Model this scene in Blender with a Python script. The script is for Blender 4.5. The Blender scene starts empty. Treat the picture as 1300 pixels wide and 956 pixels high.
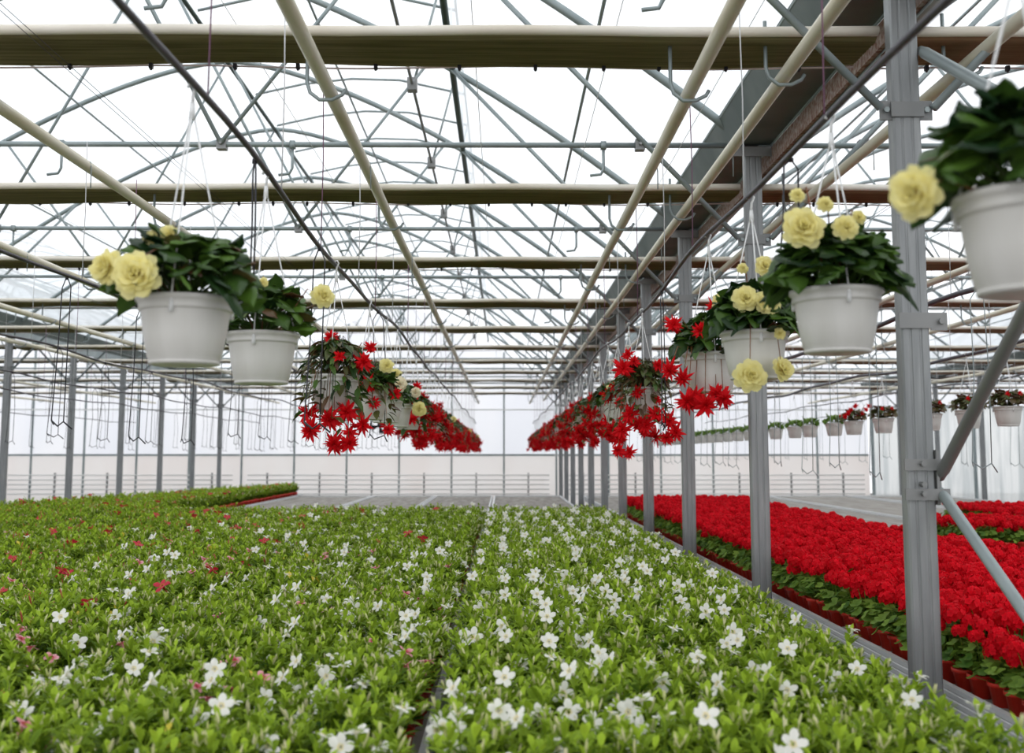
import bpy, math, random
from mathutils import Vector, Matrix
R = random.Random(7)
PI = math.pi
scn = bpy.context.scene
COL = scn.collection
CZ = 1.75            # eye height
S = 3.0              # frame spacing
Y0 = 4.83            # first frame of posts in view
NF = 11              # frames in view before the end wall
YW = Y0 + S * NF     # end wall
BAY = 10.9
GX = [1.84 - BAY * 2, 1.84 - BAY, 1.84, 1.84 + BAY, 1.84 + BAY * 2]   # gutter lines
ZC = CZ + 2.28       # truss chord height
ZR = 6.9             # ridge

def V(*a): return Vector(a)
def arch_z(x): return ZR - 0.2146 * abs(x) ** 1.53

ONES = ['', 'first', 'second', 'third', 'fourth', 'fifth', 'sixth', 'seventh', 'eighth', 'ninth', 'tenth', 'eleventh', 'twelfth',
        'thirteenth', 'fourteenth', 'fifteenth', 'sixteenth', 'seventeenth', 'eighteenth', 'nineteenth']
TENS = {2: ('twentieth', 'twenty'), 3: ('thirtieth', 'thirty'), 4: ('fortieth', 'forty'), 5: ('fiftieth', 'fifty')}
def nth(n):
    if n < 20: return ONES[n]
    a, b = divmod(n, 10)
    return TENS[a][0] if b == 0 else TENS[a][1] + '-' + ONES[b]

# ------------------------------------------------------------------ materials
MATS = {}
def _new(name):
    m = bpy.data.materials.new(name); m.use_nodes = True
    nt = m.node_tree; nt.nodes.clear()
    return m, nt, nt.nodes.new('ShaderNodeOutputMaterial')

def mat(name, col, rough=0.6, metal=0.0, col2=None, nscale=8.0, tint=False, trans=0.0, spec=0.5, detail=3.0, stretch=None, ramp=(0.35, 0.7), bump=0.0):
    """principled surface; col..col2 mixed by noise, or by the per-leaf 'tint' attribute"""
    m, nt, out = _new(name)
    N, L = nt.nodes, nt.links
    p = N.new('ShaderNodeBsdfPrincipled')
    p.inputs['Roughness'].default_value = rough
    p.inputs['Metallic'].default_value = metal
    p.inputs['Specular IOR Level'].default_value = spec
    p.inputs['Base Color'].default_value = (*col, 1)
    src = None
    if col2 is not None:
        cr = N.new('ShaderNodeValToRGB')
        cr.color_ramp.elements[0].color = (*col, 1); cr.color_ramp.elements[1].color = (*col2, 1)
        if tint:
            at = N.new('ShaderNodeAttribute'); at.attribute_name = 'tint'
            L.new(at.outputs['Fac'], cr.inputs['Fac'])
            cr.color_ramp.elements[0].position = ramp[0] if ramp != (0.35, 0.7) else 0.0
            cr.color_ramp.elements[1].position = ramp[1] if ramp != (0.35, 0.7) else 1.0
        else:
            no = N.new('ShaderNodeTexNoise'); no.inputs['Scale'].default_value = nscale; no.inputs['Detail'].default_value = detail
            tc = N.new('ShaderNodeTexCoord')
            if stretch:
                mp = N.new('ShaderNodeMapping'); mp.inputs['Scale'].default_value = stretch
                L.new(tc.outputs['Object'], mp.inputs['Vector']); L.new(mp.outputs['Vector'], no.inputs['Vector'])
            else:
                L.new(tc.outputs['Object'], no.inputs['Vector'])
            L.new(no.outputs['Fac'], cr.inputs['Fac'])
            cr.color_ramp.elements[0].position, cr.color_ramp.elements[1].position = ramp
            if bump:
                b = N.new('ShaderNodeBump'); b.inputs['Strength'].default_value = bump; b.inputs['Distance'].default_value = 0.01
                L.new(no.outputs['Fac'], b.inputs['Height']); L.new(b.outputs['Normal'], p.inputs['Normal'])
        src = cr.outputs['Color']
        L.new(src, p.inputs['Base Color'])
    last = p.outputs[0]
    if trans > 0:
        t = N.new('ShaderNodeBsdfTranslucent'); t.inputs['Color'].default_value = (*col, 1)
        if src: L.new(src, t.inputs['Color'])
        mx = N.new('ShaderNodeMixShader'); mx.inputs[0].default_value = trans
        L.new(last, mx.inputs[1]); L.new(t.outputs[0], mx.inputs[2]); last = mx.outputs[0]
    L.new(last, out.inputs[0])
    MATS[name] = m
    return m

def film(name, col, clear, col2=None, nscale=.5, stretch=(1, 1, 1)):
    """greenhouse film: partly clear, partly milky"""
    m, nt, out = _new(name)
    N, L = nt.nodes, nt.links
    tr = N.new('ShaderNodeBsdfTransparent'); tr.inputs[0].default_value = (*col, 1)
    tl = N.new('ShaderNodeBsdfTranslucent'); tl.inputs[0].default_value = (*col, 1)
    di = N.new('ShaderNodeBsdfDiffuse'); di.inputs[0].default_value = (*col, 1)
    if col2:
        no = N.new('ShaderNodeTexNoise'); no.inputs['Scale'].default_value = nscale
        tc = N.new('ShaderNodeTexCoord'); mp = N.new('ShaderNodeMapping'); mp.inputs['Scale'].default_value = stretch
        L.new(tc.outputs['Object'], mp.inputs['Vector']); L.new(mp.outputs['Vector'], no.inputs['Vector'])
        cr = N.new('ShaderNodeValToRGB'); cr.color_ramp.elements[0].color = (*col, 1); cr.color_ramp.elements[1].color = (*col2, 1)
        cr.color_ramp.elements[0].position = .4; cr.color_ramp.elements[1].position = .62
        L.new(no.outputs['Fac'], cr.inputs['Fac'])
        for n in (tr, tl, di): L.new(cr.outputs[0], n.inputs[0])
    m1 = N.new('ShaderNodeMixShader'); m1.inputs[0].default_value = .22
    L.new(tl.outputs[0], m1.inputs[1]); L.new(di.outputs[0], m1.inputs[2])
    m2 = N.new('ShaderNodeMixShader'); m2.inputs[0].default_value = clear
    L.new(m1.outputs[0], m2.inputs[1]); L.new(tr.outputs[0], m2.inputs[2]); L.new(m2.outputs[0], out.inputs[0])
    MATS[name] = m
    return m

galv = mat('galvanised steel', (.245, .29, .295), .42, .3, (.34, .385, .385), 3)
galvd = mat('weathered steel', (.20, .205, .205), .5, .35, (.30, .30, .295), 2)
postm = mat('post steel', (.225, .235, .24), .45, .3, (.32, .33, .33), 4, stretch=(6, 6, .6))
gutm = mat('gutter steel', (.085, .11, .105), .6, .0, (.15, .175, .165), 2)
darktube = mat('dark green tube', (.06, .085, .075), .45, .3)
brownst = mat('rusty perforated strip', (.20, .09, .06), .8, 0, (.42, .36, .32), 30)
cream = mat('cream painted pipe', (.74, .69, .56), .45, 0, (.52, .44, .26), 2.5, stretch=(1, .5, 6), ramp=(.5, .8))
screenf = mat('screen profile cream', (.86, .81, .73), .65, 0, (.70, .63, .52), 1.5)
screenm = mat('screen fabric olive', (.15, .125, .050), .8, 0, (.27, .23, .11), 6, stretch=(.3, 14, 14), trans=.2)
screenb = mat('screen fabric brown', (.22, .115, .055), .8, 0, (.34, .20, .11), 6, stretch=(.3, 14, 14), trans=.2)
blackp = mat('black plastic', (.015, .013, .017), .5)
hosem = mat('dark hose', (.040, .034, .044), .45, 0, (.075, .065, .08), 4)
wireb = mat('black hanger wire', (.02, .018, .024), .5)
wirep = mat('purple string', (.20, .09, .15), .7)
wirew = mat('pale cord', (.62, .62, .62), .7)
hangw = mat('white hanger plastic', (.78, .78, .77), .45)
potw = mat('white pot plastic', (.68, .665, .63), .42, 0, (.60, .585, .545), 2, stretch=(5, 5, .6))
potr = mat('red pot plastic', (.86, .045, .022), .42, 0, (.70, .035, .018), 5)
soil = mat('soil', (.03, .02, .012), .95, 0, (.07, .045, .03), 60, bump=.6)
alum = mat('aluminium rail', (.64, .65, .66), .42, .1, (.74, .75, .75), 3, stretch=(8, .4, 8))
tray = mat('grey bench tray', (.36, .335, .30), .85, 0, (.19, .165, .145), 3.5, stretch=(3, .35, 1), ramp=(.3, .75), bump=.3)
floorm = mat('concrete floor', (.09, .085, .08), .9, 0, (.16, .155, .145), .8, detail=6)
whitep = mat('white pipe', (.80, .80, .78), .4)
roofm = film('roof film', (.96, .98, 1.0), .42, (.89, .925, .95), .35, (1, .5, 1))
wallu = film('upper wall film', (.85, .86, .90), .15, (.92, .92, .94), .5, (1, 1, .5))
walll = film('lower wall film', (.935, .90, .88), .12, (.95, .93, .915), .6, (1, 1, .3))
curt = film('hanging film curtain', (.62, .65, .65), .12, (.84, .85, .84), 1.5, (3, 1, .25))
# plants
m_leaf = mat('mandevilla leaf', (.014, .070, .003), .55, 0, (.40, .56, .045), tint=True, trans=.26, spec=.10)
m_stem = mat('green stem', (.16, .26, .06), .6, 0, (.26, .34, .10), 20)
m_bud = mat('mandevilla bud', (.58, .62, .22), .5, 0, (.86, .80, .56), tint=True, trans=.25)
m_budr = mat('red mandevilla bud', (.50, .06, .05), .5, 0, (.72, .28, .20), tint=True, trans=.25)
m_white = mat('white petal', (.88, .76, .36), .6, 0, (.93, .91, .86), tint=True, trans=.3, ramp=(.0, .22), spec=.15)
m_pink = mat('pink petal', (.62, .04, .07), .5, 0, (.90, .42, .50), tint=True, trans=.3, ramp=(.0, .75))
m_red = mat('crimson petal', (.65, .25, .05), .5, 0, (.62, .018, .05), tint=True, trans=.3, ramp=(.0, .3))
m_yel = mat('yellow leaf', (.70, .50, .03), .5, 0, (.82, .68, .08), tint=True, trans=.3)
g_leaf = mat('geranium leaf', (.035, .105, .008), .55, 0, (.27, .42, .06), tint=True, trans=.32, spec=.2)
g_flow = mat('geranium petal', (.50, .002, .006), .6, 0, (.92, .006, .022), tint=True, trans=.28, spec=.1)
b_leaf = mat('begonia leaf dark', (.008, .028, .009), .38, 0, (.085, .17, .022), tint=True, trans=.22, spec=.3)
b_leafr = mat('begonia leaf bronze', (.10, .035, .015), .40, 0, (.095, .14, .035), tint=True, trans=.25)
b_yel = mat('yellow begonia petal', (1.0, .58, .11), .6, 0, (1.0, .93, .47), tint=True, trans=.45, ramp=(.0, .42), spec=.15)
b_pea = mat('peach begonia petal', (.90, .38, .16), .5, 0, (.96, .88, .66), tint=True, trans=.3, ramp=(.05, .6))
b_red = mat('red begonia petal', (.55, .002, .005), .5, 0, (.95, .012, .022), tint=True, trans=.28, spec=.12)

# ------------------------------------------------------------------ mesh builder
class MB:
    def __init__(s): s.v, s.f, s.t, s.sm = [], [], [], True
    def add(s, vs, fs, t=.5):
        b = len(s.v); s.v += [tuple(x) for x in vs]; s.f += [tuple(b + i for i in f) for f in fs]
        s.t += (t if isinstance(t, list) else [t] * len(vs))
        return s
    def merge(s, o, M=None):
        b = len(s.v)
        s.v += [tuple(M @ Vector(x)) for x in o.v] if M is not None else o.v
        s.f += [tuple(b + i for i in f) for f in o.f]; s.t += o.t
        return s
    def box(s, a, b):
        (x0, y0, z0), (x1, y1, z1) = a, b
        return s.add([(x0, y0, z0), (x1, y0, z0), (x1, y1, z0), (x0, y1, z0), (x0, y0, z1), (x1, y0, z1), (x1, y1, z1), (x0, y1, z1)],
                     [(3, 2, 1, 0), (4, 5, 6, 7), (0, 1, 5, 4), (1, 2, 6, 5), (2, 3, 7, 6), (3, 0, 4, 7)])
    def tube(s, pts, r, n=8, cap=True, t=.5, flat=1.0):
        pts = [Vector(p) for p in pts]; k = len(pts)
        rs = r if isinstance(r, (list, tuple)) else [r] * k
        vs, fs = [], []
        d0 = (pts[1] - pts[0]).normalized()
        ref = Vector((0, 0, 1)) if abs(d0.z) < .9 else Vector((0, 1, 0))
        for i, p in enumerate(pts):
            d = (pts[min(i + 1, k - 1)] - pts[max(i - 1, 0)]).normalized()
            a = d.cross(ref)
            if a.length < 1e-5: a = d.cross(Vector((1, 0, 0)))
            a.normalize(); b = a.cross(d).normalized(); ref = b
            for j in range(n):
                q = 2 * PI * j / n
                vs.append(p + a * (math.cos(q) * rs[i]) + b * (math.sin(q) * rs[i] * flat))
        for i in range(k - 1):
            for j in range(n):
                j2 = (j + 1) % n
                fs.append((i * n + j, i * n + j2, (i + 1) * n + j2, (i + 1) * n + j))
        if cap:
            fs.append(tuple(range(n))[::-1]); fs.append(tuple((k - 1) * n + j for j in range(n)))
        return s.add(vs, fs, t)
    def lathe(s, prof, n=32, c=(0, 0, 0), t=.5):
        vs, fs = [], []
        for r, z in prof:
            for j in range(n):
                q = 2 * PI * j / n
                vs.append((c[0] + r * math.cos(q), c[1] + r * math.sin(q), c[2] + z))
        for i in range(len(prof) - 1):
            for j in range(n):
                j2 = (j + 1) % n
                fs.append((i * n + j, i * n + j2, (i + 1) * n + j2, (i + 1) * n + j))
        return s.add(vs, fs, t)
    def grid(s, fn, nu, nv, t=.5):
        vs = [fn(i / nu, j / nv) for i in range(nu + 1) for j in range(nv + 1)]
        fs = [(i * (nv + 1) + j, (i + 1) * (nv + 1) + j, (i + 1) * (nv + 1) + j + 1, i * (nv + 1) + j + 1) for i in range(nu) for j in range(nv)]
        return s.add(vs, fs, t)
    def mesh(s, name, m, smooth=True):
        me = bpy.data.meshes.new(name); me.from_pydata(s.v, [], s.f)
        a = me.attributes.new('tint', 'FLOAT', 'POINT'); a.data.foreach_set('value', s.t)
        if smooth: me.polygons.foreach_set('use_smooth', [True] * len(me.polygons))
        me.materials.append(m); me.update()
        return me

def obj(name, mb, m=None, parent=None, loc=None, smooth=True):
    me = mb if isinstance(mb, bpy.types.Mesh) else mb.mesh(name, m, smooth)
    o = bpy.data.objects.new(name, me); COL.objects.link(o)
    if parent is not None: o.parent = parent
    if loc is not None: o.location = loc
    return o
def tag(o, label=None, cat=None, group=None, kind=None):
    if label: o['label'] = label
    if cat: o['category'] = cat
    if group: o['group'] = group
    if kind: o['kind'] = kind
    return o
def thing(name, label, cat, loc=(0, 0, 0), rz=0, group=None):
    o = bpy.data.objects.new(name, None); COL.objects.link(o); o.empty_display_size = .1
    o.location = loc; o.rotation_euler = (0, 0, rz)
    return tag(o, label, cat, group)
def kids(o): return [c for c in bpy.data.objects if c.parent == o]
def dup(root, loc, rz, label, group=None, childlist=None, scale=1.0):
    r = root.copy(); COL.objects.link(r); r.location = loc; r.rotation_euler = (0, 0, rz); r['label'] = label
    r.scale = (scale,) * 3
    if group: r['group'] = group
    for ch in childlist:
        c = ch.copy(); COL.objects.link(c); c.parent = r
    return r

# ------------------------------------------------------------------ the shell
XL, XR, YB = GX[0], GX[4], -2.0
b = MB().box((XL - 8, YB - 6, -.2), (XR + 8, YW + 12, 0)); tag(obj('floor', b, floorm, smooth=False), 'grey concrete greenhouse floor under the benches', 'floor', kind='structure')
BN = ['outer bay beyond the thin posts', 'middle bay over the benches', 'bay above the red geraniums', 'farthest bay beyond the geraniums']

roof_xs = [i / 20 for i in range(21)]
for bi in range(4):
    x0, x1 = GX[bi], GX[bi + 1]; cx = (x0 + x1) / 2
    hw = BAY / 2 - .06
    b = MB()
    b.grid(lambda u, v: (cx - hw + hw * u, YB + (YW - YB) * v, arch_z(-hw + hw * u) + .05), 20, 2)
    b.grid(lambda u, v: (cx + 3.08 + (hw - 3.08) * u, YB + (YW - YB) * v, arch_z(3.08 + (hw - 3.08) * u) + .05), 10, 2)
    tag(obj('ceiling', b, roofm), 'arched film roof over the ' + BN[bi], 'ceiling', kind='structure')

# end wall, bay by bay
heat_proto = None
for bi in range(4):
    x0, x1 = GX[bi], GX[bi + 1]; cx = (x0 + x1) / 2; hw = BAY / 2
    plain = bi < 3
    if plain:
        w = MB().box((x0 + .002, YW, 0), (x1 - .002, YW + .02, CZ)); wo = obj('wall_back', w, walll, smooth=False)
    else:
        w = MB()
        w.grid(lambda u, v: (x0 + .05 + (x1 - x0 - .1) * u, YW - .1 + .04 * math.sin(u * 150) + .03 * math.sin(u * 61), 3.4 * v), 240, 3)
        wo = obj('wall_back', w, curt)
    tag(wo, ['film end wall of the outer bay', 'film end wall facing the camera between grey mullions', 'film end wall behind the red geraniums', 'wavy milky film curtain closing the farthest bay'][bi], 'wall', kind='structure')
    g = MB()
    zlow = CZ if plain else 3.4
    xs = [-hw + 2 * hw * i / 24 for i in range(25)]
    vs = [(cx + x, YW + .01, zlow) for x in xs] + [(cx + x, YW + .01, max(arch_z(x), ZC)) for x in xs]
    g.add(vs, [(i, i + 1, 26 + i, 25 + i) for i in range(24)])
    obj('upper_sheet', g, wallu, wo, smooth=False)
    for k in range(0, 6 if plain else 0):
        xm = x0 + BAY * k / 6
        obj('mullion', MB().box((xm - .03, YW - .06, 0), (xm + .03, YW - .005, arch_z(xm - cx) - .05)), galv, wo, smooth=False)
    if not plain:
        for xm in (x0 + .05, x0 + 3.6, x0 + 7.2):
            obj('mullion', MB().box((xm - .05, YW - .26, 0), (xm + .05, YW - .18, 4.0)), galv, wo, smooth=False)
        obj('rail', MB().box((x0 + .05, YW - .26, 3.36), (x1 - .05, YW - .2, 3.42)), galv, wo, smooth=False)
    else:
        for z, t in ((CZ - .02, .035), (3.3, .025)):
            obj('rail', MB().box((x0 + .05, YW - .08, z - t), (x1 - .05, YW - .062, z + t)), galv if t > .03 else whitep, wo, smooth=False)
        hr = thing('heating_register', ['bank of white heating pipes along the outer bay end wall', 'bank of white heating pipes along the end wall facing the camera', 'bank of white heating pipes on the end wall behind the geraniums'][bi], 'heating pipes', (x0, YW - .2, 0), group='white pipe banks on the end wall')
        for i in range(5):
            obj('pipe', MB().tube([(.25, 0, .40 + i * .16), (BAY - .25, 0, .40 + i * .16)], .024, 6), whitep, hr)
        for k in range(6):
            obj('bracket', MB().box((.9 + k * 1.8, .02, 0), (.95 + k * 1.8, .09, 1.12)), galvd, hr, smooth=False)
for nm, x, lb in (('wall_left', XL - .3, 'film side wall beyond the outer bay'), ('wall_right', XR + .32, 'film side wall beyond the farthest bay')):
    wo = tag(obj(nm, MB().box((x - .02, YB, 0), (x, YW, ZC + .1)), wallu, smooth=False), lb, 'wall', kind='structure')
    for k in range(14):
        obj('mullion', MB().box((x - .03, YW - 3 * k - .03, 0), (x + .05, YW - 3 * k + .03, ZC)), galv, wo, smooth=False)

# ------------------------------------------------------------------ gutters, posts, trusses
GN = ['outermost gutter beyond the outer bay', 'gutter on the thin distant posts', 'gutter above the near steel posts', 'gutter on the posts behind the red geraniums', 'outermost gutter past the farthest bay']
for gi, gx in enumerate(GX):
    t = thing('gutter', 'grey steel ' + GN[gi], 'gutter', (gx, YB, 0), group='roof gutters')
    prof = [(-.24, .22), (-.22, .22), (-.13, .03), (.13, .03), (.22, .22), (.24, .22), (.24, .20), (.15, 0), (-.15, 0), (-.24, .20)]
    b = MB(); n = len(prof); L = YW - YB
    b.add([(x, 0, ZC + z) for x, z in prof] + [(x, L, ZC + z) for x, z in prof], [(i, (i + 1) % n, n + (i + 1) % n, n + i) for i in range(n)])
    obj('trough', b, gutm, t, smooth=False)
    if gi in (1, 2, 3):
        for sx in (-.235, -.14, .14): obj('lip', MB().tube([(sx, 0, ZC + (.20 if sx < -.2 else -.005)), (sx, L, ZC + (.20 if sx < -.2 else -.005))], .009, 6), galv, t)
        obj('perforated_strip', MB().box((.13, 0, ZC - .16), (.16, L, ZC - .03)), brownst, t, smooth=False)
        obj('edge_angle', MB().box((.16, 0, ZC - .18), (.20, L, ZC - .165)).box((.161, 0, ZC - .165), (.166, L, ZC - .02)), galv, t, smooth=False)

def post_mb():
    b = MB(); w, d = .063, .04
    prof = [(-w, -d + .008), (-w + .008, -d), (-.03, -d), (-.026, -d + .004), (-.020, -d + .004), (-.016, -d), (.016, -d), (.020, -d + .004), (.026, -d + .004), (.03, -d), (w - .008, -d), (w, -d + .008),
            (w, d - .008), (w - .008, d), (-w + .008, d), (-w, d - .008)]
    n = len(prof)
    b.add([(x, y, 0) for x, y in prof] + [(x, y, ZC - .04) for x, y in prof], [(i, (i + 1) % n, n + (i + 1) % n, n + i) for i in range(n)] + [tuple(range(n))[::-1], tuple(range(n, 2 * n))])
    return b
ME = {}
ME['shaft'] = post_mb().mesh('shaft', postm, False)
ME['cap'] = MB().box((-.15, -.07, ZC - .04), (.15, .07, ZC - .028)).box((-.15, -.075, ZC - .10), (.15, -.068, ZC - .028)).mesh('cap_plate', galvd, False)
cb = MB().box((-.075, -.052, CZ + 1.53), (.075, -.041, CZ + 1.6)).box((-.12, -.03, CZ + 1.52), (-.064, -.02, CZ + 1.61)).box((.064, -.03, CZ + 1.52), (.12, -.02, CZ + 1.61))
ME['clamp'] = cb.mesh('brace_clamp', galvd, False)
ME['bolt'] = MB().tube([(0, -.045, 0), (0, -.015, 0)], .014, 6).mesh('bolt', galv, False)
PG = ['', 'thin distant row beyond the mandevillas', 'row beside the central bench', 'row behind the red geraniums']
for gi in (1, 2, 3):
    for k in range(-1 if gi == 2 else 0, NF):
        y = Y0 + S * k
        if gi == 3 and y < 16: 
            pass
        lab = 'grey steel post, %s in the %s' % (('nearest' if k <= 0 and gi != 2 else 'one just outside view' if k < 0 else 'nearest' if k == 0 else nth(k + 1)), PG[gi])
        if gi == 1 and (y < 18): lab = 'grey steel post, %s before the frame edge in the %s' % (nth(7 - k), PG[gi])
        t = thing('steel_post', lab, 'post', (GX[gi], y, 0), group='posts in the ' + PG[gi])
        obj('shaft', ME['shaft'], parent=t); obj('cap_plate', ME['cap'], parent=t); obj('brace_clamp', ME['clamp'], parent=t)
        for sx in (-1, 1):
            obj('bolt', ME['bolt'], parent=t, loc=(sx * .092, 0, CZ + 1.565))
# sway braces between the two nearest posts
def brace(a, c, r, m, label):
    d = Vector(c) - Vector(a)
    b = MB().tube([(0, 0, 0), d * .01, d * .015, d * .985, d * .99, d], [r * .8, r * .85, r, r, r * .85, r * .8], 12)
    return tag(obj('brace_tube', b, m, loc=a), label, 'brace', 'tubes bracing the nearest post')
gxp = GX[2] + .09
brace((gxp, Y0 - .0, CZ + 1.86), (gxp + .08, Y0 - 3, CZ - .05), .027, galv, 'pale steel tube sloping from the top of the nearest post')
brace((gxp, Y0 - .02, CZ - .10), (gxp - .06, Y0 - 3, CZ + 2.0), .027, galvd, 'dark grey tube rising from the middle of the nearest post')
brace((gxp, Y0 - .02, CZ - .16), (gxp, Y0 - 2.7, .05), .024, galv, 'pale steel tube running down past the geraniums from nearest post')
b = MB()
for z in (CZ - .20, CZ - .07): b.box((-.075, -.055, z), (.12, -.041, z + .05))
for z in (CZ - .19, CZ - .15, CZ - .06): b.tube([(-.0, -.08, z + .02), (.0, -.03, z + .02)], .013, 6)
b.box((.066, -.05, CZ - .22), (.078, .05, CZ + .02))
tag(obj('brace_bracket', b, galvd, loc=(GX[2], Y0, 0), smooth=False), 'bolted steel bracket holding the sloping tubes to the nearest post', 'bracket')
b = MB().box((-.075, -.052, CZ + .56), (.075, -.041, CZ + .63)).box((.066, -.05, CZ + .55), (.14, -.043, CZ + .63)).tube([(.11, -.07, CZ + .59), (.11, -.03, CZ + .59)], .014, 6)
tag(obj('hose_bracket', b, galvd, loc=(GX[2], Y0, 0), smooth=False), 'small steel strap around the nearest post at hose height', 'bracket')

# truss meshes (local to the bay centre)
hw = BAY / 2
ax = [-hw + .03 + (2 * hw - .06) * i / 40 for i in range(41)]
T = {}
T['arch'] = MB().tube([(x, 0, arch_z(x)) for x in ax], .034, 8).mesh('arch', galv)
T['chord'] = MB().tube([(-hw + .05, 0, ZC), (hw - .05, 0, ZC)], .021, 8).mesh('bottom_chord', galv)
webs = []
for s in (-1, 1):
    for (xa, za), (xb, zb) in (((1.53, ZC), (.02, ZR - .02)), ((1.53, ZC), (2.88, arch_z(2.88))), ((5.33, CZ + 1.57), (3.05, arch_z(3.05)))):
        webs.append(MB().tube([(s * xa, -.045, za), (s * xb, -.045 if xa < 5 else -.05, zb)], .016 if xa < 5 else .020, 8).mesh('web', galv))
def rod_mb():
    return MB().tube([(0, 0, ZC), (0, 0, CZ + 2.10), (-.02, 0, CZ + 2.06), (-.10, 0, CZ + 2.05)], .011, 6).box((-.02, -.025, ZC - .03), (.02, .025, ZC + .025))
T['rod'] = rod_mb().mesh('hanger_rod', galv)
clampm = MB().box((-.035, -.035, -.04), (.035, .035, .04)).tube([(0, -.06, 0), (0, .05, 0)], .012, 6).mesh('tube_clamp', galvd, False)
for bi in range(4):
    cx = (GX[bi] + GX[bi + 1]) / 2
    for k in range(NF):
        y = Y0 + S * k
        t = thing('roof_truss', 'grey tubular roof truss, %s from camera in the %s' % (nth(k + 1), BN[bi]), 'roof truss', (cx, y, 0), group='trusses of the ' + BN[bi])
        obj('arch', T['arch'], parent=t); obj('bottom_chord', T['chord'], parent=t)
        for w in webs: obj('web', w, parent=t)
        for x in (-4.0, -1.35, .35, 2.05, 4.35) if bi in (1, 2) else (-4, 0, 4):
            obj('hanger_rod', T['rod'], parent=t, loc=(x + .0, 0, 0))
        if k < 7:
            for x, z in ((4.62, ZC + .0), (-4.62, ZC), (1.53, ZC), (-1.53, ZC)): obj('tube_clamp', clampm, parent=t, loc=(x, 0, z))

# vents, shafts, purlins
flap = [(0, ZR + .06), (.7, ZR + .22), (1.4, ZR + .30), (2.1, ZR + .28), (3.05, ZR + .07)]
L = YW - YB
for bi in range(4):
    cx = (GX[bi] + GX[bi + 1]) / 2
    t = thing('roof_vent', 'raised ridge vent flap with curved ribs over the ' + BN[bi], 'roof vent', (cx, YB, 0), group='ridge vents')
    b = MB(); n = len(flap)
    b.add([(x, 0, z + .04) for x, z in flap] + [(x, L, z + .04) for x, z in flap], [(i, i + 1, n + i + 1, n + i) for i in range(n - 1)])
    obj('flap_sheet', b, roofm, t)
    rib = MB().tube([(x, 0, z) for x, z in flap], .018, 6).mesh('rib', galv)
    arm = MB().tube([(2.67, 0, CZ + 3.79), (3.03, 0, ZR + .06)], .014, 6).mesh('push_rod', galv)
    stay = MB().tube([(3.09, 0, arch_z(3.08)), (3.04, 0, ZR + .05)], .010, 6).mesh('stay', whitep)
    for k in range(NF):
        y = Y0 + S * k - YB
        for yy in (y, y + 1.5): obj('rib', rib, parent=t, loc=(0, yy, 0))
        obj('push_rod', arm, parent=t, loc=(0, y + .05, 0)); obj('stay', stay, parent=t, loc=(0, y, 0))
    obj('edge_rail', MB().tube([(3.05, 0, ZR + .07), (3.05, L, ZR + .07)], .016, 6), galv, t)
    obj('drive_shaft', MB().tube([(2.67, 0, CZ + 3.79), (2.67, L, CZ + 3.79)], .017, 8), galvd, t)
    for k in range(NF):
        obj('gearbox', MB().box((2.62, Y0 - YB + S * k - .06, CZ + 3.72), (2.72, Y0 - YB + S * k + .06, CZ + 3.85)), galvd, t, smooth=False)
    for x, r, m, lb in ((0, .028, darktube, 'dark ridge purlin along the top of the '), (3.08, .034, darktube, 'dark green purlin at the vent sill of the '),
                        (-1.9, .014, galv, 'slim purlin just below the ridge of the '), (-3.4, .014, galv, 'slim purlin halfway down the far slope of the '), (4.3, .014, galv, 'slim purlin low on the vent slope of the '), (1.6, .014, galv, 'slim purlin under the vent flap of the ')):
        z = arch_z(x) - .06 if abs(x) > .1 else ZR - .05
        if x == 3.08: z = arch_z(x) + .005
        tag(obj('purlin', MB().tube([(0, 0, 0), (0, L, 0)], r, 8), m, loc=(cx + x, YB, z)), lb + BN[bi], 'purlin', 'roof purlins')

# ------------------------------------------------------------------ thermal screens gathered at each frame
def bundle(x0, x1, seed):
    rr = random.Random(seed); n = 60; cols = 22
    ph = [rr.uniform(0, 6.28) for _ in range(4)]
    b = MB(); Lx = x1 - x0
    def under(u, v):
        x = x0 + Lx * u
        sag = .010 * math.sin(x * 1.7 + ph[0]) + .006 * math.sin(x * 4.1 + ph[1])
        pl = .007 * (1 if int(round(v * cols)) % 2 else -1)
        e = .0 if 0.04 < v else .02
        return (x, .35 * v, CZ + 1.955 + sag * v + pl + e)
    b.grid(under, n, cols)
    b.grid(lambda u, v: (x0 + Lx * u, .35 * (1 - v), CZ + 2.012 + .004 * math.sin(u * Lx * 2.3 + ph[2])), n, 4)
    vs = [under(i / n, 1) for i in range(n + 1)] + [(x0 + Lx * i / n, .35, CZ + 2.012) for i in range(n + 1)]
    b.add(vs, [(i, i + 1, n + 2 + i, n + 1 + i) for i in range(n)])
    return b
fm, pm, cm = {}, {}, {}
for bi in range(4):
    for kk in range(3):
        x0, x1 = (-hw + .07, hw - .07)
        fm[bi, kk] = bundle(x0, x1, bi * 5 + kk).mesh('fabric_folds', screenm if bi < 2 else screenb)
def prof_mb():
    pts = [(-hw + .07 + (BAY - .14) * i / 30, -.012, CZ + 1.988 + .004 * math.sin(i * 1.3)) for i in range(31)]
    return MB().tube(pts, .024, 10)
pmesh = prof_mb().mesh('leading_profile', screenf)
cmesh = MB().tube([(-hw + .07 + (BAY - .14) * i / 30, .36, CZ + 1.944 + .008 * math.sin(i * 1.3)) for i in range(31)], .005, 5).mesh('hem_cord', mat('hem cord', (.62, .50, .48), .7))
clip = MB().box((-.009, -.010, -.014), (.009, .012, .012)).tube([(0, 0, -.012), (0, .0, -.022)], .006, 6).mesh('clip', blackp, False)
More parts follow.
